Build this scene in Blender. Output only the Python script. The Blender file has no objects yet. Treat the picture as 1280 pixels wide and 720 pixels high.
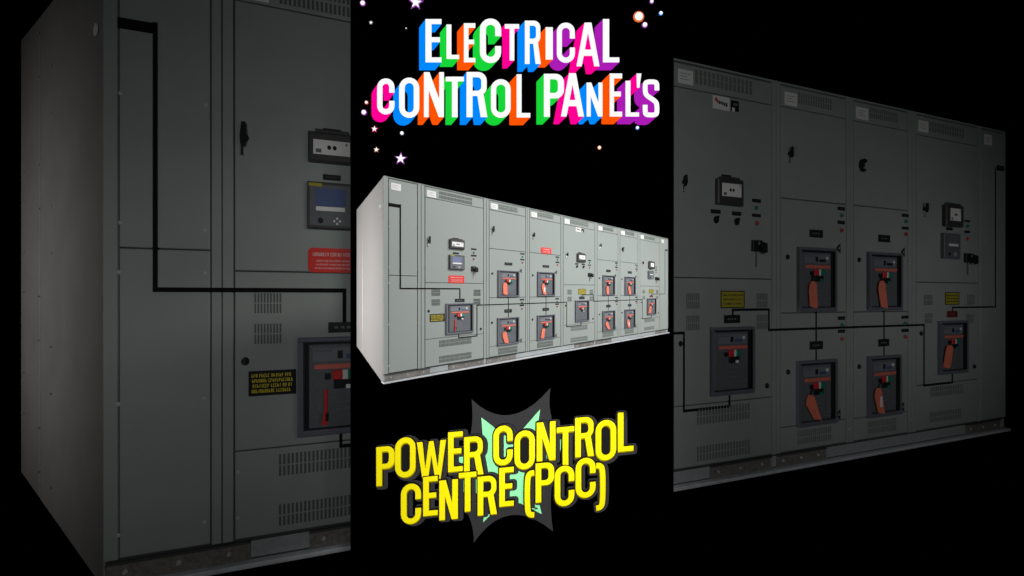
import bpy, math, random
from mathutils import Vector
from mathutils.geometry import tessellate_polygon
random.seed(7)
C = bpy.context.scene.collection
# ------------------------------------------------------------------ materials
def mat(name, col, rough=.5, metal=0., emit=None, spec=.5, noise=0., nscale=3., bump=0., bscale=200.):
    m = bpy.data.materials.new(name); m.use_nodes = True
    nt = m.node_tree; b = nt.nodes['Principled BSDF']
    b.inputs['Base Color'].default_value = (*col, 1)
    b.inputs['Roughness'].default_value = rough
    b.inputs['Metallic'].default_value = metal
    b.inputs['Specular IOR Level'].default_value = spec
    if emit:
        b.inputs['Emission Color'].default_value = (*emit[0], 1)
        b.inputs['Emission Strength'].default_value = emit[1]
    tc = nt.nodes.new('ShaderNodeTexCoord')
    if noise:
        n = nt.nodes.new('ShaderNodeTexNoise'); n.inputs['Scale'].default_value = nscale
        n.inputs['Detail'].default_value = 6
        nt.links.new(tc.outputs['Object'], n.inputs['Vector'])
        r = nt.nodes.new('ShaderNodeMapRange')
        r.inputs['From Min'].default_value = .3; r.inputs['From Max'].default_value = .7
        r.inputs['To Min'].default_value = 1 - noise; r.inputs['To Max'].default_value = 1 + noise
        nt.links.new(n.outputs['Fac'], r.inputs['Value'])
        mx = nt.nodes.new('ShaderNodeVectorMath'); mx.operation = 'SCALE'
        mx.inputs[0].default_value = col
        nt.links.new(r.outputs['Result'], mx.inputs['Scale'])
        nt.links.new(mx.outputs['Vector'], b.inputs['Base Color'])
        r2 = nt.nodes.new('ShaderNodeMapRange')
        r2.inputs['To Min'].default_value = max(0, rough - .1); r2.inputs['To Max'].default_value = rough + .1
        nt.links.new(n.outputs['Fac'], r2.inputs['Value']); nt.links.new(r2.outputs['Result'], b.inputs['Roughness'])
    if bump:
        n = nt.nodes.new('ShaderNodeTexNoise'); n.inputs['Scale'].default_value = bscale
        nt.links.new(tc.outputs['Object'], n.inputs['Vector'])
        bp = nt.nodes.new('ShaderNodeBump'); bp.inputs['Strength'].default_value = bump; bp.inputs['Distance'].default_value = .01
        nt.links.new(n.outputs['Fac'], bp.inputs['Height']); nt.links.new(bp.outputs['Normal'], b.inputs['Normal'])
    return m
def lin(r, g, b):
    f = lambda c: (c/255/12.92 if c/255 <= .04045 else ((c/255+.055)/1.055)**2.4)
    return (f(r), f(g), f(b))
M = {
 'paint': mat('grey_enamel', (.33, .368, .35), .55, spec=.35, noise=.03, nscale=1.1, bump=.04, bscale=3),
 'side':  mat('grey_enamel_gloss', (.36, .355, .345), .32, noise=.02, nscale=.7, bump=.006, bscale=.8),
 'gap':   mat('dark_gasket', (.06, .065, .062), .8),
 'slot':  mat('vent_shadow_mesh', (.1, .115, .11), .8),
 'slotl': mat('fine_vent_shadow', (.17, .19, .175), .8),
 'black': mat('black_plastic', (.012, .013, .016), .5, spec=.3),
 'tape':  mat('black_mimic_tape', (.008, .008, .008), .8, spec=.1),
 'frame': mat('slate_bezel', (.14, .145, .175), .5),
 'face':  mat('charcoal_faceplate', (.125, .135, .15), .5, noise=.1, nscale=9),
 'face2': mat('lighter_display_strip', (.19, .21, .235), .4),
 'blue':  mat('blue_display', (.08, .12, .24), .25),
 'orange':mat('orange_red_tag', (.88, .22, .14), .5, noise=.08, nscale=8),
 'stripe':mat('orange_stripe', (.72, .17, .12), .5),
 'red':   mat('red_plastic', (.7, .03, .03), .4),
 'dred':  mat('dark_red_plate', (.14, .012, .018), .5),
 'green': mat('green_plastic', (.0, .24, .13), .4),
 'white': mat('white_plastic', (.8, .8, .8), .4),
 'plate': mat('white_card', (.85, .85, .83), .6),
 'rsign': mat('red_sign', (.8, .03, .02), .5),
 'ysign': mat('yellow_print', (.42, .36, .025), .5),
 'yprint': mat('yellow_lettering', (.8, .66, .03), .5),
 'screen':mat('slate_blue_screen', (.11, .15, .3), .2),
 'greys': mat('grey_screen', (.16, .17, .18), .3),
 'bezel': mat('dark_bezel', (.05, .052, .05), .45),
 'chrome':mat('chrome', (.7, .7, .7), .25, metal=1),
 'rail':  mat('galvanised_rail', (.37, .4, .41), .5, noise=.1, nscale=6),
 'lip':   mat('bright_edge', (.6, .63, .66), .5, noise=.1),
 'chan':  mat('weathered_channel', (.2, .19, .18), .55, noise=.3, nscale=9),
 'bolt':  mat('zinc_screw', (.45, .47, .47), .5),
 'board': mat('matt_black_board', (0, 0, 0), 1, spec=0),
}
# ------------------------------------------------------------------ objects
def tag(o, label=None, cat=None, group=None, kind=None):
    for k, v in (('label', label), ('category', cat), ('group', group), ('kind', kind)):
        if v: o[k] = v
def empty(name, loc):
    o = bpy.data.objects.new(name, None); C.objects.link(o); o.location = loc; o.empty_display_size = .2
    return o
class MB:
    """collects solids given in face metres (u along, v up, w outwards) and links them as one mesh"""
    def __init__(s, F): s.F = F; s.v = []; s.f = []; s.m = []; s.mats = []
    def mi(s, m):
        if m not in s.mats: s.mats.append(m)
        return s.mats.index(m)
    def box(s, u0, v0, u1, v1, w0, w1, m, ch=0.):
        k = len(s.v)
        for w, c in ((w0, 0), (w1 - ch, 0)) + (((w1, ch),) if ch else ()):
            s.v += [s.F.pos(u0+c, v0+c, w), s.F.pos(u1-c, v0+c, w), s.F.pos(u1-c, v1-c, w), s.F.pos(u0+c, v1-c, w)]
        n = 3 if ch else 2; i = s.mi(m)
        fs = [(k+3, k+2, k+1, k)] + [(k+4*(n-1), k+4*(n-1)+1, k+4*(n-1)+2, k+4*(n-1)+3)]
        for r in range(n-1):
            a = k+4*r
            fs += [(a+j, a+(j+1) % 4, a+4+(j+1) % 4, a+4+j) for j in range(4)]
        s.f += fs; s.m += [i]*len(fs)
    def poly(s, pts, w0, w1, m):
        k = len(s.v); n = len(pts); i = s.mi(m)
        ar = sum(pts[j][0]*pts[(j+1) % n][1]-pts[(j+1) % n][0]*pts[j][1] for j in range(n))
        if ar < 0: pts = pts[::-1]
        s.v += [s.F.pos(p[0], p[1], w0) for p in pts] + [s.F.pos(p[0], p[1], w1) for p in pts]
        fs = [tuple(range(k+n, k+2*n)), tuple(range(k+n-1, k-1, -1))]
        fs += [(k+j, k+(j+1) % n, k+n+(j+1) % n, k+n+j) for j in range(n)]
        s.f += fs; s.m += [i]*len(fs)
    def disc(s, u, v, r, w0, w1, m, n=14, r1=None):
        k = len(s.v); i = s.mi(m); r1 = r if r1 is None else r1
        for w, q in ((w0, r), (w1, r1)):
            s.v += [s.F.pos(u+q*math.cos(2*math.pi*j/n), v+q*math.sin(2*math.pi*j/n), w) for j in range(n)]
        fs = [tuple(range(k+n, k+2*n)), tuple(range(k+n-1, k-1, -1))]
        fs += [(k+j, k+(j+1) % n, k+n+(j+1) % n, k+n+j) for j in range(n)]
        s.f += fs; s.m += [i]*len(fs)
    def build(s, name, parent):
        me = bpy.data.meshes.new(name)
        me.from_pydata([p - s.F.base for p in s.v], [], s.f)
        for m in s.mats: me.materials.append(M[m])
        for p, i in zip(me.polygons, s.m): p.material_index = i
        me.validate(); me.update()
        o = bpy.data.objects.new(name, me); C.objects.link(o); o.parent = parent
        return o
class Face:
    """a vertical face: origin, full-length vector, height, outward normal, and the scale of its metres"""
    def __init__(s, o, U, H, n, L0, H0, k, base):
        s.o, s.U, s.H, s.n, s.L0, s.H0, s.k, s.base = o, U, H, n, L0, H0, k, base
    def pos(s, u, v, w): return s.o + s.U*(u/s.L0) + Vector((0, 0, s.H*v/s.H0)) + s.n*(w*s.k)
# ------------------------------------------------------------------ measured layout, in metres on the front face
LEN, HGT = 6.4552, 2.1947
F_NAMEPLATE = [(0.07,2.072,0.178,2.147),(0.482,2.073,0.594,2.149),(1.386,2.081,1.496,2.154),(2.115,2.083,2.229,2.152),(2.853,2.082,2.97,2.155),(3.759,2.079,3.876,2.153),(4.486,2.082,4.619,2.155),(5.222,2.08,5.344,2.154),(6.129,2.08,6.24,2.154)]
F_VENT_TOP = [(0.634,2.129,1.093,2.166),(0.634,2.081,1.093,2.118),(1.512,2.094,1.849,2.166),(2.243,2.107,2.585,2.168),(2.984,2.096,3.47,2.17),(3.887,2.102,4.23,2.166),(4.631,2.105,4.969,2.168),(5.358,2.094,5.836,2.158)]
F_VENT_MID = [(0.535,0.924,0.648,0.998),(0.535,0.811,0.648,0.885),(1.111,0.918,1.218,0.999),(1.111,0.808,1.218,0.884),(2.915,0.924,3.023,1.004),(2.915,0.811,3.023,0.888),(3.5,0.926,3.602,1.005),(3.5,0.805,3.602,0.887),(5.289,0.931,5.399,1.001),(5.299,0.809,5.399,0.876),(5.877,0.928,5.978,1.002),(5.866,0.8,5.966,0.865)]
F_VENT_LOW = [(0.632,0.315,1.083,0.396),(0.632,0.129,1.083,0.208),(1.502,0.118,1.848,0.203),(2.234,0.125,2.581,0.206),(2.999,0.317,3.445,0.402),(2.999,0.126,3.445,0.203),(3.881,0.132,4.223,0.213),(4.617,0.13,4.947,0.209),(5.374,0.315,5.822,0.38),(5.364,0.144,5.794,0.211)]
F_BREAKER = [(0.716,0.456,1.1,0.83),(1.492,0.899,1.866,1.264),(1.484,0.239,1.863,0.616),(2.23,0.901,2.602,1.271),(2.224,0.238,2.602,0.616),(3.102,0.462,3.465,0.824),(3.873,0.9,4.251,1.273),(3.866,0.236,4.255,0.616),(4.6,0.9,4.989,1.265),(4.6,0.235,4.975,0.616),(5.466,0.461,5.849,0.823)]
F_TAG = [(0.831,0.631,0.825,0.498,0.011),(1.601,1.084,1.607,0.936,0.038),(1.593,0.411,1.631,0.268,0.038),(2.335,1.08,2.368,0.933,0.033),(2.338,0.402,2.315,0.269,0.037),None,(3.998,1.062,4.006,0.926,0.039),(3.975,0.406,4.049,0.274,0.043),(4.732,1.073,4.759,0.921,0.041),(4.692,0.406,4.728,0.262,0.04),(5.575,0.646,5.538,0.508,0.053)]
F_MARKER = [(0.819,1.612,0.896,1.633),(0.819,1.435,0.896,1.456),(1.076,1.508,1.154,1.527),(1.076,1.424,1.154,1.444),(0.842,0.846,0.978,0.886),(1.616,1.34,1.749,1.377),(1.899,1.508,1.976,1.526),(1.899,1.426,1.976,1.443),(1.892,0.847,1.969,0.867),(1.892,0.766,1.969,0.787),(1.612,0.682,1.742,0.728),(2.35,1.343,2.486,1.378),(2.636,1.511,2.717,1.53),(2.636,1.428,2.717,1.447),(2.63,0.85,2.709,0.87),(2.63,0.764,2.709,0.784),(2.348,0.679,2.48,0.722),(3.198,1.615,3.278,1.638),(3.111,1.427,3.189,1.448),(3.287,1.425,3.362,1.446),(3.46,1.506,3.535,1.525),(3.46,1.426,3.535,1.443),(3.219,0.844,3.354,0.888),(3.997,1.334,4.128,1.379),(4.285,1.507,4.356,1.529),(4.285,1.424,4.356,1.445),(4.288,0.847,4.358,0.868),(4.288,0.769,4.358,0.788),(3.998,0.677,4.127,0.725),(4.732,1.332,4.864,1.377),(5.012,1.505,5.09,1.524),(5.012,1.423,5.09,1.441),(5.008,0.844,5.089,0.864),(5.008,0.758,5.089,0.778),(4.732,0.673,4.854,0.719),(5.582,1.614,5.664,1.631),(5.582,1.442,5.664,1.462),(5.836,1.51,5.907,1.524),(5.836,1.433,5.907,1.45),(5.591,0.846,5.729,0.889),(6.316,1.91,6.426,1.946)]
F_LAMP = [('green',1.114,1.473),('red',1.114,1.389),('green',1.938,1.474),('red',1.938,1.392),('green',1.93,0.819),('red',1.93,0.727),('green',2.676,1.477),('red',2.676,1.395),('green',2.67,0.815),('red',2.67,0.736),('green',3.495,1.476),('red',3.501,1.391),('green',4.323,1.477),('red',4.323,1.386),('green',4.325,0.816),('red',4.325,0.732),('green',5.055,1.476),('red',5.055,1.393),('green',5.046,0.814),('red',5.046,0.728),('green',5.871,1.48),('red',5.871,1.393)]
F_LOCK = [(0.501,0.749),(1.223,0.489),(1.405,1.215),(1.401,0.558),(2.142,1.215),(2.138,0.558),(2.873,0.745),(3.593,0.49),(3.785,1.213),(3.788,0.557),(4.513,1.213),(4.514,0.557),(5.249,0.744),(5.972,0.494)]
F_KEY = [(1.076,1.232,1.14,1.297),(3.454,1.235,3.539,1.297),(5.826,1.225,5.927,1.29)]
F_KNOB = [(3.154,1.394),(3.326,1.392)]
F_HANDLE = [(0.489,1.528,0.516,1.615),(1.399,1.768,1.429,1.847),(2.137,1.779,2.169,1.846),(2.877,1.552,2.915,1.607),(3.779,1.776,3.819,1.836),(5.258,1.544,5.312,1.605)]
F_RING = [(4.552,1.797)]
F_METER = [(0.761,1.497,0.965,1.61,0.785,1.524,0.943,1.579),(3.146,1.474,3.362,1.612,3.175,1.517,3.335,1.586),(5.525,1.465,5.762,1.611,5.573,1.503,5.713,1.587)]
F_RELAY = [(0.757,1.244,0.965,1.421,0.793,1.329,0.923,1.395),(5.506,1.246,5.727,1.418,5.554,1.348,5.688,1.401)]
F_RED_SIGN = [(0.755,1.078,0.974,1.172),(2.313,1.554,2.534,1.646)]
F_YELLOW_SIGN = [(0.514,0.62,0.705,0.712),(3.191,0.925,3.392,1.018),(5.565,0.932,5.756,1.017)]
F_LOGO = [(3.126,1.982,3.266,2.053),(3.278,1.987,3.344,2.044)]
F_ARROW = [(1.907,1.271),(1.907,0.273),(2.646,1.279),(2.641,0.276),(4.293,1.278),(4.292,0.277),(5.025,1.276),(5.017,0.274)]
F_WIRE = [[(0.171,1.921),(0.171,1.009),(0.912,1.012),(0.912,0.885)],[(0.896,0.444),(0.896,0.403),(1.163,0.407),(1.163,0.799),(2.899,0.798),(2.911,0.397),(3.266,0.399),(3.278,0.451)],[(1.681,0.899),(1.681,0.61)],[(2.422,0.899),(2.418,0.612)],[(3.294,0.888),(3.294,0.915),(3.611,0.915),(3.618,0.8),(5.289,0.789),(5.294,0.397),(5.665,0.395),(5.665,0.457)],[(4.064,0.898),(4.064,0.611)],[(4.8,0.901),(4.8,0.611)],[(5.67,0.889),(5.67,0.913),(6.297,0.918),(6.332,1.925)]]
F_BUS = [(0.045,1.889,0.178,1.925)]
F_SCREW = [(0.053,2.122),(0.36,2.121),(0.053,1.671),(0.351,1.667),(0.053,1.234),(0.347,1.221),(0.478,2.135),(1.248,2.124),(0.049,1.067),(0.347,1.068),(0.045,0.622),(0.344,0.623),(0.045,0.18),(0.344,0.182),(0.47,0.346),(0.47,0.179),(1.25,0.307),(1.25,0.149),(1.378,0.18),(1.96,0.178),(2.739,0.155),(4.408,0.178),(5.132,0.182)]
F_CHANNEL = [(0.008,0.52),(0.761,1.272),(1.314,1.822),(3.11,3.634),(3.688,4.163),(5.866,6.369)]
TOPV, BOTV = HGT - .006, .1
# section: door start, door end, top edges of its panels going down
SECTIONS = [(.046, .367, (1.15,)),
            (.457, 1.267, (2.063, 1.078, .422)), (1.357, 2.004, (2.063, 1.548, .891, .24)), (2.083, 2.754, (2.063, 1.55, .891, .24)),
            (2.825, 3.642, (2.063, 1.084, .422)), (3.727, 4.38, (2.068, 1.547, .893, .242)), (4.463, 5.09, (2.067, 1.548, .892, .238)),
            (5.198, 6.041, (2.058, 1.083, .4)), (6.073, 6.44, ())]
CAM_Z = 1.013
FOC = 400.
def lineup(tall, Z0, label, group=None):
    """tall = height multiple of the corner as the eye sees it; Z0 = distance of the near corner"""
    s = tall
    def pt(x, y, Z): return Vector(((x-640)*s/FOC*Z, Z, CAM_Z + (360-y)*s/FOC*Z))
    r1 = 258.1/117.3; r2 = 258.1/170.5
    F0 = pt(479.7, 479.2, Z0); F1 = pt(834.4, 416.2, Z0*r1); B0 = pt(446.4, 432.6, Z0*r2)
    H = 258.1*s/FOC*Z0
    U = F1 - F0; n = Vector((U.y, -U.x, 0)).normalized()
    D = B0 - F0; nd = Vector((D.y, -D.x, 0)).normalized()*-1
    k = U.length/LEN*(1 if tall < 2 else .75)
    root = empty('switchgear_lineup', F0)
    tag(root, label, 'switchgear', group)
    F = Face(F0, U, H, n, LEN, HGT, k, F0)
    SD = D.length/(H/HGT)
    G = Face(F0, D, H, nd, SD, HGT, k, F0)
    # body: a closed prism behind the fronts
    B1 = F1 + D; up = Vector((0, 0, H))
    b = MB(F)
    lo = [F0, F1, B1, B0]; cz = Vector((0, 0, .012*k)); b.v = [p + cz for p in lo] + [p + up for p in lo]
    for f_, mm in (((0, 1, 5, 4), 'gap'), ((1, 2, 6, 5), 'paint'), ((2, 3, 7, 6), 'paint'), ((3, 0, 4, 7), 'gap'), ((4, 5, 6, 7), 'paint'), ((3, 2, 1, 0), 'gap')):
        b.f.append(f_); b.m.append(b.mi(mm))
    b.build('enclosure', root)
    T = .014
    # corner posts and the paired mullions
    posts = [(-.004, .042), (.372, .407), (.413, .452), (1.272, 1.309), (1.315, 1.352), (2.009, 2.041), (2.046, 2.078), (2.759, 2.787), (2.792, 2.82),
             (3.647, 3.682), (3.687, 3.722), (4.385, 4.42), (4.425, 4.458), (5.095, 5.142), (5.147, 5.193), (6.046, 6.068)]
    for a, c in posts:
        q = MB(F); q.box(a, BOTV-.002, c, HGT+.004, .0, T+.0008, 'paint', .002); q.build('mullion', root)
    q = MB(F); q.box(6.445, BOTV, LEN, HGT, 0, T, 'paint', .002); q.build('corner_post', root)
    q = MB(F); q.box(.0, HGT, LEN, HGT+.01, -.03, .016, 'paint', .002); q.build('roof_trim', root)
    # panels
    panels = []
    for si, (a, c, tops) in enumerate(SECTIONS):
        ed = [TOPV] + list(tops) + [BOTV]
        for j in range(len(ed)-1):
            A = si in (1, 4, 7)
            if si in (0, 8): name = 'cover_panel'
            elif j == 0: name = 'header_panel'
            elif j == len(ed)-2: name = 'cover_panel'
            elif j == 1: name = 'instrument_door' if A else 'upper_door'
            else: name = 'breaker_door'
            q = MB(F); q.box(a+.0028, ed[j+1]+.0028, c-.0028, ed[j]-.0028, .002, T + (.0012 if name.endswith('door') else 0), 'paint', .003)
            o = q.build(name, root); panels.append((a, ed[j+1], c, ed[j], o, T + (.0012 if name.endswith('door') else 0)))
    def own(u, v):
        for a, b0, c, d, o, t in panels:
            if a-.03 <= u <= c+.03 and b0 <= v <= d: return o, t
        return root, T
    def on(name, u, v, fn, label=None):
        o, t = own(u, v); q = MB(F); fn(q, t + .0005); r = q.build(name, o)
        if label: r['label'] = label
        return r
    rnd = random.Random(3)
    def print_rows(q, u0, v0, u1, v1, w, m, rows, top_gap=.0):
        """rows of small raised letter strokes, too small in the photograph to be read"""
        h = (v1-v0)/rows
        for r in range(rows):
            y = v1 - h*(r+.5); x = u0 + rnd.random()*.03*(u1-u0)
            hh = h*(.33 if m == 'yprint' else .22)
            cw = hh*(1.1 if m == 'yprint' else .8); st = cw*(.34 if m == 'yprint' else .24)
            while x + cw < u1:
                z0, z1 = y-hh, y+hh; k = rnd.randrange(8)
                if k != 6: q.box(x, z0, x+st, z1, w, w+.001, m)
                if k in (0, 1, 4, 6): q.box(x+st, z1-st*.9, x+cw*.9, z1, w, w+.001, m)
                if k in (0, 2, 5): q.box(x+st, z0, x+cw*.9, z0+st*.9, w, w+.001, m)
                if k in (1, 3, 5): q.box(x+st, y-st*.4, x+cw*.8, y+st*.5, w, w+.001, m)
                if k in (3, 4, 7): q.box(x+cw*.9-st, z0, x+cw*.9, z1-st if k == 4 else y-st*.4 if k == 3 else z1, w, w+.001, m)
                if k == 6: q.box(x+cw*.32, z0, x+cw*.32+st, z1-st, w, w+.001, m)
                x += cw*1.22 + (cw*.8 if rnd.random() < .17 else 0)
    for (a, b0, c, d) in F_NAMEPLATE:
        def f(q, t): q.box(a, b0, c, d, t, t+.003, 'plate'); [q.box(a+(c-a)*.15, b0+(d-b0)*y, a+(c-a)*x, b0+(d-b0)*(y+.035), t+.003, t+.0035, 'greys') for x, y in ((.8, .7), (.6, .5), (.75, .3))]
        on('nameplate', (a+c)/2, (b0+d)/2, f)
    def grille(a, b0, c, d, n, m):
        def f(q, t):
            st = (c-a)/n
            for i in range(n):
                x = a+i*st; q.box(x+st*.12, b0, x+st*.62, d, t, t+.001, m)  # dark strips painted in for the shade inside the slot openings
                q.box(x+st*.66, b0, x+st*.82, d, t, t+.004, 'paint')
            if d-b0 > .05:
                q.box(a, (b0+d)/2-.002, c, (b0+d)/2+.002, t+.001, t+.0045, 'paint')
        on('vent_grille', (a+c)/2, (b0+d)/2, f)
    for i, r in enumerate(F_VENT_TOP): grille(*r, 24 if i < 2 else 14, 'slot' if i < 2 else 'slotl')
    for i, r in enumerate(F_VENT_MID): grille(*r, 9 if i < 4 else 7, 'slot' if i < 4 else 'slotl')
    for i, r in enumerate(F_VENT_LOW): grille(*r, 26 if i < 2 else 18, 'slot' if i < 4 else 'slotl')
    for i, (a, b0, c, d) in enumerate(F_MARKER):
        dred = abs(a - 5.6) < .2 and b0 < .95
        def f(q, t):
            q.box(a, b0, c, d, t, t+.006, 'dred' if dred else 'black', .001)
            h = d-b0; n = max(3, int((c-a)/h*1.1)); st = (c-a)*.6/n
            for j in range(n): q.box(a+(c-a)*.2+j*st, b0+h*.4, a+(c-a)*.2+(j+.6)*st, b0+h*.6, t+.006, t+.0066, 'bezel' if h < .03 else 'greys')
        on('engraved_label', (a+c)/2, (b0+d)/2, f, 'dark red engraved label' if dred else None)
    for col, u, v in F_LAMP:
        def f(q, t): q.disc(u, v, .013, t, t+.006, 'greys'); q.disc(u, v, .0105, t+.006, t+.018, col, r1=.006)
        on('indicator_lamp', u, v, f, col+' indicator lamp')
    for u, v in F_LOCK:
        def f(q, t): q.disc(u, v, .0155, t, t+.01, 'black', r1=.013); q.box(u-.003, v-.011, u+.003, v+.011, t+.01, t+.014, 'bezel')
        on('door_lock', u, v, f)
    for u, v in F_KNOB:
        def f(q, t): q.disc(u, v, .02, t, t+.008, 'black'); q.poly([(u-.004, v-.018), (u+.012, v+.014), (u+.005, v+.02), (u-.012, v-.013)], t+.008, t+.024, 'black')
        on('selector_knob', u, v, f)
    for (a, b0, c, d) in F_KEY:
        def f(q, t):
            q.box(a, b0, c, d, t, t+.02, 'black', .004)
            q.poly([(a+(c-a)*.55, d-.01), (c+.012, d-.018), (c+.014, b0-.005), (c-.012, b0-.012), (a+(c-a)*.5, b0+.02)], t+.03, t+.05, 'black')
            q.disc((a+c)/2-.004, (b0+d)/2+.012, .009, t+.03, t+.036, 'greys')
            q.box(a+(c-a)*.42, b0-.085, a+(c-a)*.5, b0+.01, t+.006, t+.009, 'greys')
        on('key_switch', (a+c)/2, (b0+d)/2, f)
    for (a, b0, c, d) in F_HANDLE:
        def f(q, t):
            m_ = (a+c)/2; h = d-b0
            q.disc(m_, b0+h*.42, .013, t, t+.02, 'black')
            q.poly([(m_-.006, d), (m_+.008, d), (m_+.011, b0+h*.35), (m_+.004, b0), (m_-.009, b0+h*.05), (m_-.012, b0+h*.4)], t+.02, t+.034, 'black')
            q.box(m_-.016, b0-.03, m_-.003, b0+h*.2, t, t+.016, 'chrome', .002)
        on('door_handle', (a+c)/2, (b0+d)/2, f)
    for u, v in F_RING:
        def f(q, t):
            n = 14; R1, R0 = .04, .024
            for j in range(n-4):
                a0 = math.radians(40)+2*math.pi*j/n; a1 = math.radians(40)+2*math.pi*(j+1)/n
                q.poly([(u+R1*math.cos(a0), v+R1*math.sin(a0)), (u+R1*math.cos(a1), v+R1*math.sin(a1)), (u+R0*math.cos(a1), v+R0*math.sin(a1)), (u+R0*math.cos(a0), v+R0*math.sin(a0))], t, t+.02, 'black')
            q.disc(u, v, .014, t, t+.012, 'chrome')
        on('door_handle', u, v, f, 'curved black ring handle')
    for (a, b0, c, d, e0, g0, e1, g1) in F_METER:
        def f(q, t):
            q.box(a, b0, c, d, t, t+.036, 'bezel', .008)
            q.box(e0, g0, e1, g1, t+.036, t+.039, 'plate', .001)
            m_ = (e0+e1)/2; y = (g0+g1)/2; W = e1-e0
            q.disc(m_-W*.07, y, .0085, t+.039, t+.04, 'black'); q.disc(m_+W*.08, y, .0085, t+.039, t+.04, 'black')
            q.box(e0+W*.07, g0+.006, e0+W*.22, g0+.02, t+.039, t+.04, 'greys'); q.box(e1-W*.12, g1-.016, e1-W*.07, g1-.006, t+.039, t+.04, 'greys')
            q.box(a+.03, d-.004, c-.03, d+.012, t, t+.03, 'bezel', .003)
        on('voltmeter', (a+c)/2, (b0+d)/2, f)
    for i, (a, b0, c, d, e0, g0, e1, g1) in enumerate(F_RELAY):
        def f(q, t):
            q.box(a, b0, c, d, t, t+.03, 'bezel' if i == 0 else 'frame', .004)
            q.box(a+.012, b0+.012, c-.012, d-.012, t+.03, t+.032, 'face')
            q.box(e0, g0, e1, g1, t+.032, t+.034, 'screen' if i == 0 else 'greys')
            q.box(e0+.003, g0-.018, e1-.003, g0-.002, t+.032, t+.035, 'plate')
            if i == 0: q.box(a+.008, d-.018, a+.065, d-.006, t+.03, t+.033, 'ysign')
            y = b0+.03; q.disc(a+(c-a)*.28, y, .011, t+.032, t+.036, 'black')
            for x, z in ((.56, 0), (.62, .01), (.62, -.01), (.68, 0)): q.disc(a+(c-a)*x, y+z, .0045, t+.032, t+.035, 'plate', n=8)
        on('protection_relay', (a+c)/2, (b0+d)/2, f)
    for i, (a, b0, c, d) in enumerate(F_RED_SIGN):
        def f(q, t):
            ww = t + (.03 if i == 0 else .0)
            r = .012
            q.poly([(a+r, b0), (c-r, b0), (c, b0+r), (c, d-r), (c-r, d), (a+r, d), (a, d-r), (a, b0+r)], t, t+.004, 'rsign')
            h = d-b0
            print_rows(q, a+.02, d-h*.42, c-.02, d-h*.1, t+.004, 'plate', 1)
            print_rows(q, a+.03, b0+h*.1, c-.02, d-h*.45, t+.004, 'plate', 3)
        on('warning_sign', (a+c)/2, b0 + (d-b0)*(.6 if i == 0 else .5), f, 'red warning sign with rows of white lettering')
    for i, (a, b0, c, d) in enumerate(F_YELLOW_SIGN):
        def f(q, t):
            q.box(a, b0, c, d, t, t+.003, 'black' if i == 0 else 'ysign')
            if i == 0: print_rows(q, a+.012, b0+.008, c-.012, d-.008, t+.003, 'yprint', 4)
            else:
                for z in ((a, b0, c, b0+.005), (a, d-.005, c, d), (a, b0+.005, a+.006, d-.005), (c-.006, b0+.005, c, d-.005)): q.box(*z, t+.003, t+.0045, 'black')
                print_rows(q, a+.014, b0+.012, c-.014, d-.012, t+.003, 'bezel', 3)
        on('warning_sign', (a+c)/2, (b0+d)/2, f, 'yellow lettering on a black sign' if i == 0 else 'yellow sign with a black border')
    (a, b0, c, d), (a2, b2, c2, d2) = F_LOGO
    def f(q, t):
        q.box(a, b0, c, d, t, t+.003, 'plate'); W = c-a; h = d-b0
        q.poly([(a+W*.1, d-h*.3), (a+W*.2, d-h*.12), (a+W*.3, d-h*.3), (a+W*.32, d-h*.62), (a+W*.22, d-h*.45)], t+.003, t+.004, 'red')
        for x0, x1, y0, y1 in ((.34, .42, .35, .6), (.45, .52, .35, .58), (.55, .63, .4, .62), (.66, .74, .4, .68), (.77, .86, .42, .7)): q.box(a+W*x0, d-h*y1, a+W*x1, d-h*y0, t+.003, t+.004, 'black')
    on('maker_plate', (a+c)/2, (b0+d)/2, f, 'white maker plate with a red swoosh and dark lettering')
    def f(q, t):
        q.box(a2, b2, c2, d2, t, t+.003, 'black'); q.box(a2+.018, b2+.03, c2-.012, d2-.014, t+.003, t+.004, 'greys'); q.box(a2+.008, b2-.004, a2+.03, b2+.018, t+.003, t+.0045, 'plate')
    on('certification_plate', (a2+c2)/2, (b2+d2)/2, f)
    for u, v in F_ARROW:
        def f(q, t):
            q.poly([(u-.026, v), (u+.018, v+.03), (u+.018, v-.03)], t, t+.004, 'black')
            q.poly([(u-.006, v), (u+.009, v+.011), (u+.009, v-.011)], t+.004, t+.0045, 'paint')
        on('arrow_mark', u, v, f)
    for u, v in F_SCREW:
        def f(q, t): q.disc(u, v, .0085, t, t+.004, 'bolt', r1=.005, n=10)
        on('screw', u, v, f)
    # mimic bus painted across the fronts as raised black strips
    for pl in F_WIRE:
        q = MB(F); t = T+.0026; w = .0135
        if pl[0][0] > 4.5 and len(pl) > 2: w = .0115
        if pl is F_WIRE[0]: w = .0165
        sn = [list(pl[0])]
        for (x0, y0), (x1, y1) in zip(pl, pl[1:]):
            X0, Y0 = sn[-1]
            sn.append([X0, y1] if abs(y1-y0) > abs(x1-x0) else [x1, Y0])
        for (x0, y0), (x1, y1) in zip(sn, sn[1:]):
            q.box(min(x0, x1)-w/2, min(y0, y1)-w/2, max(x0, x1)+w/2, max(y0, y1)+w/2, .0, t, 'tape')
            t += .0003
        q.build('mimic_line', root)
    q = MB(F); q.box(*F_BUS[0], 0, T+.0045, 'tape'); q.build('mimic_busbar', root)
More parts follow.
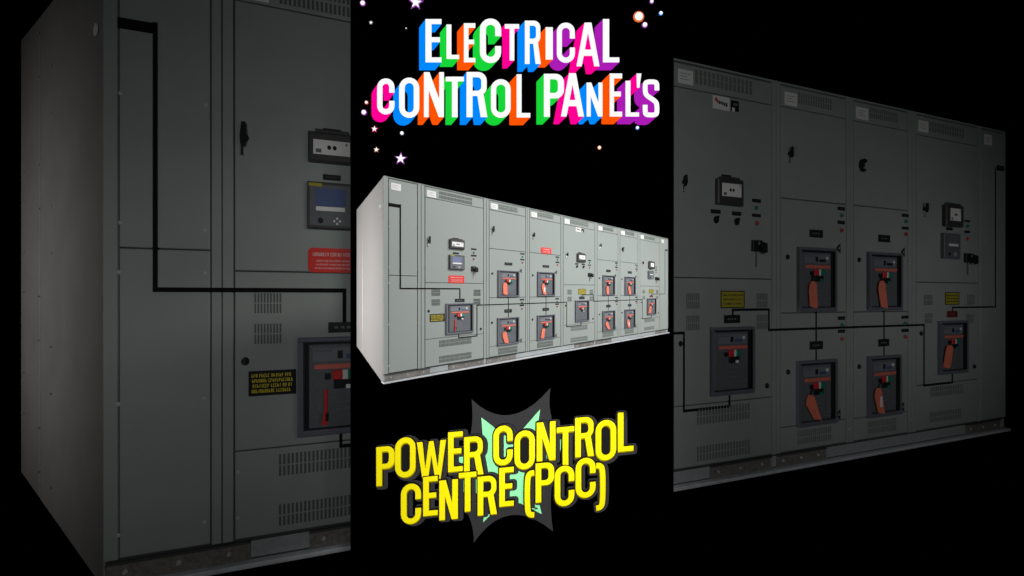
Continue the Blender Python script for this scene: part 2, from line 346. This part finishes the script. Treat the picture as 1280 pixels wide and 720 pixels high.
    # circuit breakers
    for bi, ((a, b0, c, d), tg) in enumerate(zip(F_BREAKER, F_TAG)):
        W, h = c-a, d-b0; t = T+.004
        X = lambda x: a+W*x
        Y = lambda y: d-h*y
        q = MB(F); w1 = t+.023; fx, fy = .062, .045
        q.box(a, b0, c, Y(1-.06), t, w1, 'frame', .004); q.box(a, Y(fy), c, d, t, w1, 'frame', .004)
        q.box(a, Y(1-.06), X(fx), Y(fy), t, w1, 'frame'); q.box(X(1-fx*.8), Y(1-.06), c, Y(fy), t, w1, 'frame')
        br = q.build('circuit_breaker', root)
        q = MB(F); q.box(X(fx), Y(.94), X(1-fx*.8), Y(fy), t, t+.006, 'black')
        q.box(X(1-fx*.8)-.004, Y(.94), X(1-fx*.8), Y(fy), t+.006, w1-.004, 'black'); q.box(X(fx), Y(fy)-.005, X(1-fx*.8)-.004, Y(fy), t+.006, w1-.004, 'black')
        q.build('recess_lining', br)
        q = MB(F); fl, fr = (.115, .885) if bi == 0 else (.09, .86)
        wf = t+.011
        q.box(X(fl), Y(.925), X(fr), Y(.075), t+.006, wf, 'face', .003)
        q.box(X(.16), Y(.245), X(.82), Y(.11), wf, wf+.003, 'face2'); q.box(X(.18), Y(.15), X(.38), Y(.125), wf+.003, wf+.005, 'greys')
        for j, (x, y) in enumerate(((.42, .66), (.42, .73), (.55, .80), (.65, .80), (.74, .80), (.80, .79))):
            q.box(X(x), Y(y+.02), X(x+(.17 if j < 2 else .05)), Y(y), wf, wf+.002, 'greys')
        q.box(X(.42), Y(.87), X(.8), Y(.865), wf, wf+.002, 'greys')
        q.build('faceplate', br)
        q = MB(F); q.box(X(.54), Y(.225), X(.70), Y(.18), wf+.003, wf+.006, 'blue' if bi not in (4, 8, 6) else 'black')
        q.box(X(.44), Y(.22), X(.5), Y(.14), wf+.003, wf+.006, 'black'); q.box(X(.72), Y(.18), X(.77), Y(.14), wf+.003, wf+.006, 'plate'); q.build('display', br)
        q = MB(F); q.box(X(.18), Y(.325), X(.83), Y(.275), wf, wf+.008, 'stripe', .002); q.build('orange_stripe', br)
        q = MB(F); q.box(X(.30), Y(.43), X(.36), Y(.37), wf, wf+.014, 'black'); q.box(X(.40), Y(.53), X(.64), Y(.44), wf, wf+.01, 'black', .003); q.box(X(.54), Y(.53), X(.61), Y(.49), wf+.01, wf+.013, 'plate' if bi in (0, 5) else 'green'); q.build('latch_block', br)
        q = MB(F); q.box(X(.385), Y(.435), X(.50), Y(.34), wf, wf+.016, 'red', .003); q.build('push_button', br)['label'] = 'red push button'
        q = MB(F); q.box(X(.50), Y(.435), X(.56), Y(.34), wf, wf+.01, 'white'); q.build('position_flag', br)
        q = MB(F); q.box(X(.56), Y(.435), X(.66), Y(.35), wf, wf+.016, 'green', .003); q.build('push_button', br)['label'] = 'green push button'
        if tg:
            xa, ya, xb, yb, hw = tg
            q = MB(F); dy = (xb-xa)*.3
            if bi == 0:
                q.box(xa-.002, yb, xa+hw, ya, wf+.006, wf+.014, 'red'); q.poly([(xa-.012, yb), (xa+.006, yb), (xa+.012, yb+.05), (xa-.002, yb+.05)], wf+.014, wf+.02, 'red')
                q.box(xa+.006, yb+.015, xa+.016, yb+.045, wf+.02, wf+.024, 'black')
                q.build('charging_lever', br)['label'] = 'slim red charging lever'
            else:
                q.poly([(xa-hw*.75, ya), (xa-hw*.35, ya+.014), (xa+hw*.55, ya+.012), (xa+hw*.95, ya-.006), (xb+hw, yb-dy), (xb+hw*.6, yb-.006), (xb-hw*.9, yb+.004), (xa-hw, ya-.04)], wf+.012, wf+.017, 'orange')
                o = q.build('lockout_tag', br)
                if bi in (3, 9): q = MB(F); q.box((xa+xb)/2, (ya+yb)/2-.035, (xa+xb)/2+hw*.7, (ya+yb)/2+.03, wf+.017, wf+.018, 'plate'); q.build('tag_slip', br)
                q = MB(F); q.poly([(xa-.004, ya), (xa+.006, ya+.002), (X(.36), Y(.42)), (X(.33), Y(.43))], wf+.008, wf+.012, 'black'); q.build('tag_cord', br)
    # base rail
    q = MB(F); q.box(0, .024, LEN, .084, -.03, .004, 'rail', .002); q.build('base_rail', root)
    q = MB(F); q.box(-.01, .0, LEN+.03, .017, -.05, .04, 'lip', .003); q.build('base_flange', root)
    for a, c in F_CHANNEL:
        q = MB(F); q.box(a, .022, c, .088, .004, .016, 'chan', .002); q.box(a, .084, c, .092, .004, .024, 'gap')
        ch = q.build('channel_plate', root)
        n = 3
        for j in range(n):
            x = a+(c-a)*(.12+.36*j); q = MB(F); q.disc(x, .055, .009, .016, .022, 'bolt', r1=.007, n=8); q.build('bolt', ch)
    # end panel on the near side
    q = MB(G); w = .012
    q.box(.012, .0, SD*.685, HGT-.002, .0, w-.004, 'side', .002); q.box(SD*.697, .0, SD, HGT-.002, .0, w-.005, 'side', .002)
    ep = q.build('end_panel', root)
    for x in (.53, .70, .93):
        for i in range(11):
            if (i*7+int(x*10)) % 3 == 0: continue
            q = MB(G); q.disc(SD*x, .12+i*.2, .0045, w, w+.002, 'slot' if i < 5 else 'bolt', n=8); q.build('screw', ep)
    q = MB(G); q.disc(SD*.06, HGT*.865, .022, w, w+.003, 'plate', n=10); q.build('sticker', ep)
    return root
front = lineup(1.0, 3.4, 'small brightly lit grey switchgear lineup seen whole between the two lettered titles')
rear = lineup(3.16, 8.6, 'enlarged dim grey switchgear lineup behind, showing left and right of the black board')
# ------------------------------------------------------------------ the black board
BY = 9.4
b = bpy.data.meshes.new('backdrop'); hx = 202/FOC*BY; z0, z1 = CAM_Z-8.9, CAM_Z+8.9
vs = [(x, y, z) for y in (BY, BY+.08) for x, z in ((-hx, z0), (hx, z0), (hx, z1), (-hx, z1))]
b.from_pydata(vs, [], [(0, 1, 2, 3), (7, 6, 5, 4), (0, 4, 5, 1), (1, 5, 6, 2), (2, 6, 7, 3), (3, 7, 4, 0)])
b.materials.append(M['board']); o = bpy.data.objects.new('backdrop', b); C.objects.link(o); tag(o, kind='structure')
# ------------------------------------------------------------------ title lettering
SU = 9.25/FOC                                      # one sign unit, 23 mm
def arc(cx, cy, rx, ry, a0, a1, n=9):
    return [(cx+rx*math.cos(math.radians(a0+(a1-a0)*i/n)), cy+ry*math.sin(math.radians(a0+(a1-a0)*i/n))) for i in range(n+1)]
def stroke(pts, t):
    P = [Vector(p) for p in pts]
    for _ in range(3):                             # smooth the centre line
        Q = [P[0]]
        for a, c in zip(P, P[1:]): Q += [a*.75+c*.25, a*.25+c*.75]
        P = Q + [P[-1]]
    Lf, Rt = [], []
    for i, p in enumerate(P):
        d = (P[min(i+1, len(P)-1)]-P[max(i-1, 0)]).normalized(); nn = Vector((-d.y, d.x))*t/2
        Lf.append(tuple(p+nn)); Rt.append(tuple(p-nn))
    return [Lf + Rt[::-1]]
def glyph(ch, w, h, t, s=None):
    """outline loops of a condensed capital, x right, y down; t = bar, s = stem thickness"""
    s = s or t; b = t*.92
    if ch == 'E': return [[(0, 0), (w, 0), (w, b), (s, b), (s, h*.42), (w*.9, h*.42), (w*.9, h*.42+b), (s, h*.42+b), (s, h-b), (w, h-b), (w, h), (0, h)]]
    if ch == 'L': return [[(0, 0), (s, 0), (s, h-b), (w, h-b), (w, h), (0, h)]]
    if ch == 'I': return [[(0, 0), (w, 0), (w, h), (0, h)]]
    if ch == 'T': return [[(0, 0), (w, 0), (w, b), ((w+s)/2, b), ((w+s)/2, h), ((w-s)/2, h), ((w-s)/2, b), (0, b)]]
    if ch == 'N': return [[(0, 0), (s*1.15, 0), (w-s, h*.6), (w-s, 0), (w, 0), (w, h), (w-s*1.1, h), (s, h*.4), (s, h), (0, h)]]
    if ch == 'W': return [[(0, 0), (s, 0), (w*.29, h*.70), (w*.42, 0), (w*.57, 0), (w*.72, h*.70), (w-s, 0), (w, 0), (w*.81, h), (w*.63, h), (w*.5, h*.36), (w*.38, h), (w*.2, h)]]
    if ch == 'A':
        k = w*.35; xo = lambda y: k*(1-y/h); ya, yb = h*.62, h*.76
        yp = h*(1-(w*.5-s)/k) if k > (w*.5-s) else h*.1
        yp = max(yp, h*.2)
        return [[(k, 0), (w-k, 0), (w, h), (w-s, h), (w-s-xo(yb)+(0), yb), (xo(yb)+s, yb), (s, h), (0, h)], [(w*.5, yp), (xo(ya)+s, ya), (w-s-xo(ya), ya)]]
    if ch == 'O':
        r = w*.5; q = w*.5-s
        return [arc(r, r, r, r, 180, 360)+arc(r, h-r, r, r, 0, 180), arc(r, r, q, r-t, 180, 360)+arc(r, h-r, q, r-t, 0, 180)]
    if ch == 'C':
        r = w*.5; q = w*.5-s
        return [[(w, h*.395)]+arc(r, r, r, r, 0, -180)+arc(r, h-r, r, r, 180, 0)+[(w, h*.62), (w-s, h*.62)]+arc(r, h-r, q, r-t, 0, 180)+arc(r, r, q, r-t, -180, 0)+[(w-s, h*.395)]]
    if ch in 'PR':
        m = h*(.57 if ch == 'P' else .53); r = min(w*.42, m*.45); q = max(r-s*.8, w*.12)
        bowl = arc(w-r, r, r, r, -90, 0)+arc(w-r, m-r, r, r, 0, 90)
        hole = [(s, b)]+arc(w-s-q, b+q, q, q, -90, 0)+arc(w-s-q, m-b-q, q, q, 0, 90)+[(s, m-b)]
        if ch == 'P': return [[(0, 0)]+bowl+[(s, m), (s, h), (0, h)], hole]
        bw = w*.97
        bowl = arc(bw-r, r, r, r, -90, 0)+arc(bw-r, m-r, r, r, 0, 50)
        return [[(0, 0)]+bowl+[(w, h), (w-s*1.1, h), (w*.52, m), (s, m), (s, h), (0, h)], hole]
    if ch == 'S':
        return stroke([(w-s/2, h*.29), (w-s/2, h*.14), (w-s*.7, t*.5), (s*.7, t*.5), (s/2, h*.14), (s/2, h*.30), (s*.7, h*.42), (w-s*.7, h*.58), (w-s/2, h*.70), (w-s/2, h*.86), (w-s*.7, h-t*.5), (s*.7, h-t*.5), (s/2, h*.86), (s/2, h*.67)], t)
    if ch == "'": return [[(0, 0), (w, 0), (w*.6, h), (w*.1, h)]]
    if ch == '(': return stroke([(w, t*.55), (w*.55, t*.6), (t*.5, h*.16), (t*.5, h*.84), (w*.55, h-t*.6), (w, h-t*.55)], t)
    if ch == ')': return stroke([(0, t*.55), (w*.45, t*.6), (w-t*.5, h*.16), (w-t*.5, h*.84), (w*.45, h-t*.6), (0, h-t*.55)], t)
def area(l): return sum(l[i][0]*l[(i+1) % len(l)][1]-l[(i+1) % len(l)][0]*l[i][1] for i in range(len(l)))/2
def clean(l):
    r = []
    for p in l:
        if not r or abs(p[0]-r[-1][0])+abs(p[1]-r[-1][1]) > .02: r.append(p)
    if abs(r[0][0]-r[-1][0])+abs(r[0][1]-r[-1][1]) < .02: r.pop()
    return r
def grow(l, d):
    """offset a loop outwards by d (inwards for d<0) with rounded outer corners"""
    l = clean(l)
    if area(l) < 0: l = l[::-1]
    n = len(l); out = []
    for i in range(n):
        p0, p, p1 = Vector(l[i-1]), Vector(l[i]), Vector(l[(i+1) % n])
        e0, e1 = (p-p0).normalized(), (p1-p).normalized()
        n0, n1 = Vector((e0.y, -e0.x)), Vector((e1.y, -e1.x))
        cr = e0.x*e1.y-e0.y*e1.x
        if cr*d > .02:
            a0 = math.atan2(n0.y, n0.x); a1 = math.atan2(n1.y, n1.x)
            while a1 < a0 and d > 0: a1 += 2*math.pi
            while a1 > a0 and d < 0: a1 -= 2*math.pi
            k = max(1, int(abs(a1-a0)/.4))
            out += [(p.x+d*math.cos(a0+(a1-a0)*j/k), p.y+d*math.sin(a0+(a1-a0)*j/k)) for j in range(k+1)]
        else:
            m = n0+n1; m = m/max(.35, m.length_squared/2) if m.length > .01 else n0
            out.append((p.x+d*m.x, p.y+d*m.y))
    return out
def slab(name, loops, y0, y1, m, parent, base, shift=(0, 0), front_m=None):
    """loops in sign units -> solid between depths y0 (front) and y1; the back is shifted for an oblique block"""
    loops = [clean(l) for l in loops]
    loops = [l if (area(l) < 0) == (i == 0) else l[::-1] for i, l in enumerate(loops)]
    tri = tessellate_polygon([[Vector((x, -y, 0)) for x, y in l] for l in loops])
    flat = [p for l in loops for p in l]; n = len(flat)
    P = lambda x, y, d: Vector(((x-640)*SU, d, CAM_Z+(360-y)*SU)) - base
    vs = [P(x, y, y0) for x, y in flat]+[P(x+shift[0], y+shift[1], y1) for x, y in flat]
    fs = []
    for t in tri:
        a, b_, c = (vs[i] for i in t)
        ok = (b_-a).cross(c-a).y < 0
        t = tuple(t) if ok else tuple(reversed(t))
        fs += [t, tuple(n+i for i in reversed(t))]
    nf = len(fs); k = 0
    for l in loops:
        for i in range(len(l)):
            a, c = k+i, k+(i+1) % len(l); fs.append((c, a, n+a, n+c))
        k += len(l)
    me = bpy.data.meshes.new(name); me.from_pydata(vs, [], fs); me.materials.append(m)
    if front_m:
        me.materials.append(front_m)
        for i in range(0, nf, 2): me.polygons[i].material_index = 1
    me.update(); o = bpy.data.objects.new(name, me); C.objects.link(o); o.parent = parent
    return o
def glow(name, rgb, s=1.): return mat(name, (0, 0, 0), .9, emit=(lin(*rgb), s), spec=0)  # emission added so title graphics stay flat and bright; they are no lamps
WH = glow('white_flat_glow', (255, 255, 255))
COL = {'b': glow('blue_flat_glow', (0, 136, 255)), 'g': glow('green_flat_glow', (23, 212, 56)), 'o': glow('orange_flat_glow', (255, 84, 0)),
       'p': glow('pink_flat_glow', (255, 0, 148)), 'v': glow('purple_flat_glow', (170, 28, 180))}
CN = {'b': 'blue', 'g': 'green', 'o': 'orange', 'p': 'pink', 'v': 'purple'}
def block_word(letters, sh, label):
    x0 = letters[0][2]; y1 = max(l[5] for l in letters)
    base = Vector(((x0-640)*SU, 9.25, CAM_Z+(360-y1)*SU))
    r = empty('title_word', base); tag(r, label, 'lettering', 'multicoloured title words with added glow')
    for ch, c, xa, xb, ya, yb, t, s in letters:
        t -= .35; s -= .45 if ch != 'I' else 0
        g = [[(xa+x, ya+y) for x, y in l] for l in glyph(ch, xb-xa, yb-ya, t, s)]
        o = slab('letter', g, 9.244, 9.25, WH, r, base); o['label'] = 'white letter %s with a %s block side' % (ch if ch != "'" else 'apostrophe', CN[c])
        slab('block_side', g, 9.2505, 9.352, COL[c], o, Vector((0, 0, 0)) + base, sh)
    return r
block_word([('E', 'b', 531.9, 551.9, 24, 78, 7, 8), ('L', 'g', 558.2, 574, 30.8, 73.7, 5.8, 6.5), ('E', 'o', 579.9, 594.2, 29.2, 78, 6.4, 6.2), ('C', 'g', 599.9, 626.5, 23.2, 78.9, 8, 8),
            ('T', 'p', 631, 649, 30.3, 75.7, 6.3, 6.3), ('R', 'b', 656.1, 676, 26, 80, 7, 6.4), ('I', 'o', 682, 691, 34.2, 74.5, 6, 6), ('C', 'v', 696, 718.6, 28.4, 78.6, 6.8, 6.8),
            ('A', 'p', 720.6, 749.3, 28.4, 82.9, 7, 7), ('L', 'v', 753.6, 774.1, 24, 78, 7, 8.3)], (-9.3, 6.9), 'white word ELECTRICAL with multicoloured block sides, topmost title line')
block_word([('C', 'p', 471.6, 493.2, 98.1, 143.2, 7, 7), ('O', 'b', 499, 524.2, 97.1, 147.4, 7, 7.4), ('N', 'o', 530, 555, 90.3, 146.5, 6.4, 6.4), ('T', 'g', 557.2, 579.9, 96, 146.5, 6.6, 7.6),
            ('R', 'b', 583.2, 609.2, 90.1, 146.5, 7.4, 8), ('O', 'g', 613.7, 638.4, 99, 147.4, 7, 7), ('L', 'o', 645.8, 662.9, 93, 146.9, 6.4, 6.6)], (-9.1, 7.4), 'white word CONTROL with multicoloured block sides, under ELECTRICAL')
block_word([('P', 'g', 679.9, 704.9, 92.4, 146.1, 7.6, 8), ('A', 'p', 701.2, 730, 91.7, 145.7, 7, 7.4), ('N', 'b', 733.3, 753.1, 103.3, 145.7, 5.5, 5.5), ('E', 'o', 762.1, 777.6, 92, 145.7, 6.9, 5.8),
            ('L', 'v', 781.9, 798.8, 101, 145.7, 5.8, 6.6), ("'", 'p', 795.6, 801.7, 92, 109.7, 5, 5), ('S', 'v', 803.5, 824, 99.4, 146.7, 6.2, 6.2)], (-9.1, 7.4), "white word PANEL'S with multicoloured block sides, right end of the title")
# yellow words
YEL = mat('yellow_gloss_letter', (.97, .83, 0), .6, spec=.2)
YEL_SHADE = mat('yellow_letter_shade', (.55, .45, 0), .6, spec=.2)  # darker copy of the letter yellow: shade on the sides put into colour
BACK = mat('dark_grey_backing', (.031, .030, .032), .8, spec=.2)
EDGE = mat('letter_shadow_black', (.006, .006, .006), .8, spec=.2)
MINT = mat('mint_green_panel', (.31, .93, .44), .6, spec=.2)
def yellow_word(letters, yf, label):
    x0 = letters[0][1]; yb = max(l[3]+l[4] for l in letters)
    base = Vector(((x0-640)*SU, 9.3, CAM_Z+(360-yb)*SU))
    r = empty('title_word', base); tag(r, label, 'lettering', 'yellow lettering on dark backing')
    for i, (ch, xa, xb, yt, h) in enumerate(letters):
        w = xb-xa; sk = -.095
        g = [[(xa+x, yt+y+sk*x) for x, y in l] for l in glyph(ch, w, h, 6.7, 7)]
        d = yf-.0012*i
        o = slab('letter', g, d, d+.06, YEL_SHADE, r, base, (.0, 2.9), YEL); o['label'] = 'yellow letter %s' % {'(': 'opening bracket', ')': 'closing bracket'}.get(ch, ch)
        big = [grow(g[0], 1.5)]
        slab('shadow_rim', [[(x-.1, y+1.7) for x, y in l] for l in big], d+.061, d+.07, EDGE, o, base)  # black plate stands for the shadow between letter and backing
        big = [grow(g[0], 3.8)]
        if len(g) > 1 and ch in 'O':
            q = grow(g[1], -2.3)
            if abs(area(q)) > 8: big.append(q)
        big = [[(x+2.3, y+2.9) for x, y in l] for l in big]
        slab('backing_plate', big, 9.30+.0012*i+(yf-9.21)*.3, 9.31+.0012*i+(yf-9.21)*.3, BACK, o, base)
    return r
YW1, YW2 = 9.225, 9.16
yellow_word([('P', 470.8, 493.5, 558.5, 48.5), ('O', 494.2, 519.8, 547.3, 50), ('W', 521.3, 557.7, 552.5, 48), ('E', 560.3, 578.7, 540, 49.5), ('R', 580.3, 604.4, 546, 48)], YW1, 'yellow word POWER on dark backing, first word of the lower title')
yellow_word([('C', 616.7, 641, 532.5, 49.5), ('O', 643, 668.5, 538.7, 48.3), ('N', 670.8, 694.3, 528, 48), ('T', 695.8, 717.6, 534, 48), ('R', 718.8, 742.3, 522, 49), ('O', 744.2, 769.9, 525.5, 50.3), ('L', 772, 791.4, 515.5, 48.7)], YW1, 'yellow word CONTROL on dark backing, right of POWER')
yellow_word([('C', 502.5, 527.3, 603.3, 50), ('E', 530, 548, 594, 48.5), ('N', 550, 573, 598.5, 49), ('T', 574.2, 595.9, 589, 48.5), ('R', 597.5, 621.4, 593.7, 48), ('E', 624.2, 642.2, 582.7, 48)], YW2, 'yellow word CENTRE on dark backing, lowest line, left')
yellow_word([('(', 655.6, 667.5, 586, 59.5), ('P', 669.2, 692.2, 577.3, 48.5), ('C', 692.8, 717.2, 580.9, 50), ('C', 718.7, 743.5, 571.2, 49.5), (')', 744.2, 755.8, 576, 60)], YW2, 'yellow bracketed letters (PCC) on dark backing, lowest line, right')
def curved(pts):
    """closed outline through tips with inward-curving sides: (x, y) tips, sag point between"""
    out = []
    for (a, c, e) in pts:
        for i in range(10):
            t = i/10; out.append(((1-t)**2*a[0]+2*t*(1-t)*c[0]+t*t*e[0], (1-t)**2*a[1]+2*t*(1-t)*c[1]+t*t*e[1]))
    return out
TL, TR, BR, BL = (588.8, 501), (688.8, 486.5), (692, 668.5), (591.6, 682.8)
RT, LT = (708, 556), (566, 580)
sb = curved([(TL, (637, 548), TR), (TR, (682, 528), RT), (RT, (682, 600), BR), (BR, (634, 620), BL), (BL, (592, 640), (560, 622)), ((560, 622), (592, 600), LT), (LT, (595, 560), TL)])
mi = [(601.2, 523.7), (622, 540), (639, 552), (656, 536), (675.6, 513.5), (672, 540), (705, 553), (701, 566), (672, 590), (670, 615), (677.6, 646), (652, 633), (636, 628), (614, 646), (603.3, 656.4), (606, 640), (594, 618), (577, 618), (575, 606), (590, 590), (573, 580), (573, 571), (604, 566), (603, 548)]
base = Vector(((592-640)*SU, 9.36, CAM_Z+(360-681)*SU))
r = empty('starburst_sign', base); tag(r, 'pointed dark grey and mint green starburst behind the yellow letters', 'starburst sign')
slab('starburst_backing', [sb], 9.375, 9.39, BACK, r, base)
slab('starburst_panel', [mi], 9.36, 9.374, MINT, r, base)
# stars and round sparks on the board
def star(cx, cy, R, rot=0, q=.42): return [(cx+(R if i % 2 == 0 else R*q)*math.sin(math.radians(36*i+rot)), cy-(R if i % 2 == 0 else R*q)*math.cos(math.radians(36*i+rot))) for i in range(10)]
RIM = {k: glow('glow_rim_'+k, v) for k, v in {'purple': (140, 60, 160), 'pink': (235, 50, 120), 'orange': (235, 110, 40), 'blue': (40, 120, 220), 'peach': (150, 95, 60), 'red': (230, 70, 30), 'grey': (70, 80, 95)}.items()}
SPARK = [('dot', 452.5, 2, 3, 'purple', 'white round spark with purple rim, at the top left edge of the board'),
 ('star', 519.3, 1.5, 8.2, 'purple', 'large white star with purple rim above the word ELECTRICAL'),
 ('star', 463, 26.8, 2.4, 'grey', 'tiny white star left of the word ELECTRICAL'),
 ('dot', 507.1, 33.9, .75, 'grey', 'faintest pinpoint spark just left of the first E of ELECTRICAL'),
 ('dot', 815.5, 0, 2.2, 'purple', 'purple rimmed spark cut by the top edge, right of the title'),
 ('dot', 827, 14.7, 2.2, 'blue', 'small blue rimmed spark at the upper right corner of the board'),
 ('dot', 799.2, 19, 5.6, 'orange', 'largest round spark, orange rimmed, right of ELECTRICAL'),
 ('dot', 806.8, 29.4, 3, 'purple', 'purple rimmed round spark just below the largest orange one'),
 ('dot', 457.2, 126.9, 1.9, 'red', 'small red orange spark left of the first C of the upper title'),
 ('dot', 454, 139.3, 3, 'purple', 'purple rimmed round spark below the small red orange one'),
 ('star', 467.2, 160.3, 3.9, 'pink', 'small white star with pink rim below the first C of the upper title'),
 ('dot', 501.8, 165.5, 2.3, 'grey', 'pale bluish round spark below the left O of the upper title'),
 ('star', 469.7, 186.3, 3.4, 'peach', 'small peach coloured star left of the large purple rimmed star'),
 ('star', 500.2, 197.6, 7, 'purple', 'large white star with purple rim above the lit switchgear lineup'),
 ('dot', 797.5, 158.7, 2, 'blue', "small blue rimmed spark below the word PANEL'S"),
 ('dot', 749.8, 183.6, 2, 'orange', 'small orange rimmed spark alone above the lit switchgear lineup')]
for kind, x, y, R, c, lab in SPARK:
    base = Vector(((x-640)*SU, 9.3, CAM_Z+(360-y)*SU))
    r = empty('glow_star' if kind == 'star' else 'glow_dot', base); tag(r, lab, 'glowing star' if kind == 'star' else 'glowing spark', 'stars and sparks scattered round the title')
    sh = (lambda R: [star(x, y, R, 4)]) if kind == 'star' else (lambda R: [arc(x, y, R, R, 0, 345, 23)])
    slab('lens', sh(R*.9), 9.28, 9.29, WH, r, base)  # white face made to glow so it reads flat; no lamp inside
    slab('rim', sh(R*1.22), 9.295, 9.31, RIM[c], r, base)
# ------------------------------------------------------------------ camera, lamps, world
cam = bpy.data.cameras.new('camera'); co = bpy.data.objects.new('camera', cam); C.objects.link(co)
co.location = (0, 0, CAM_Z); co.rotation_euler = (math.pi/2, 0, 0)
cam.sensor_width = 36; cam.lens = 36*FOC/1280; cam.clip_end = 200; cam.clip_start = .05
bpy.context.scene.camera = co
def lamp(name, kind, loc, target, power, col=(1, 1, 1), **k):
    l = bpy.data.lights.new(name, kind); l.energy = power; l.color = col
    for a, v in k.items(): setattr(l, a, v)
    o = bpy.data.objects.new(name, l); C.objects.link(o); o.location = loc
    o.rotation_euler = (Vector(target)-Vector(loc)).to_track_quat('-Z', 'Y').to_euler()
    return o
# long soft light added off-camera above and in front of the bright lineup, parallel to its doors
Fm = (1.3, 5.3, 1.3)
lamp('front_key', 'AREA', (4.8, 1.7, 5.0), (1.2, 5.1, .6), 152, (1, .985, .965), shape='RECTANGLE', size=5.5, size_y=1.2, spread=math.radians(90))
lamp('front_wing_fill', 'AREA', (5.6, 1.2, .4), (-.6, 4.4, .6), 8, (1, .985, .965), shape='RECTANGLE', size=1.2, size_y=4, spread=math.radians(60))  # unseen fill added to even the doors from top to bottom
lamp('front_end_fill', 'AREA', (8.6, 3.6, 1.4), (3.5, 7.2, 1.0), 27, (1, .985, .965), shape='RECTANGLE', size=1.5, size_y=3, spread=math.radians(60))  # unseen fill added for the far right sections
lamp('side_fill', 'AREA', (-6.2, 1.6, .6), (-1.9, 4.3, .9), 68, (1, .975, .96), shape='RECTANGLE', size=1.5, size_y=2.4, spread=math.radians(60))  # warm light added out of view to brighten the near end panel
lamp('rear_side_fill', 'AREA', (-21, -1, 1), (-17.5, 12, 1), 128, (1, .97, .95), shape='RECTANGLE', size=5, size_y=9, spread=math.radians(80))  # light added off to the left for the rear end panel
lamp('rear_fill', 'AREA', (3, -14, 4), (3, 10, 2), 268, (1, 1, 1), shape='RECTANGLE', size=6, size_y=6, spread=math.radians(90))  # broad light added behind the camera for the rear lineup
lamp('rear_end_fill', 'AREA', (25, -1, 1), (22, 17, 1), 65, (1, 1, 1), shape='RECTANGLE', size=8, size_y=6, spread=math.radians(80))  # extra light added out of view for the rear lineup's right end
lamp('lower_title_fill', 'SPOT', (-.2, 1.0, -1.9), (-.25, 9.3, -4.3), 2900, (1, 1, 1), spot_size=math.radians(52), spot_blend=.1, shadow_soft_size=.05)  # spot added below the view for the yellow words and starburst
w = bpy.data.worlds.new('World'); bpy.context.scene.world = w; w.use_nodes = True
w.node_tree.nodes['Background'].inputs['Color'].default_value = (0, 0, 0, 1); w.node_tree.nodes['Background'].inputs['Strength'].default_value = 0
vs_ = bpy.context.scene.view_settings
bpy.context.scene.display_settings.display_device = 'sRGB'
vs_.view_transform = 'Standard'; vs_.look = 'None'; vs_.exposure = 0; vs_.gamma = 1; vs_.use_curve_mapping = False
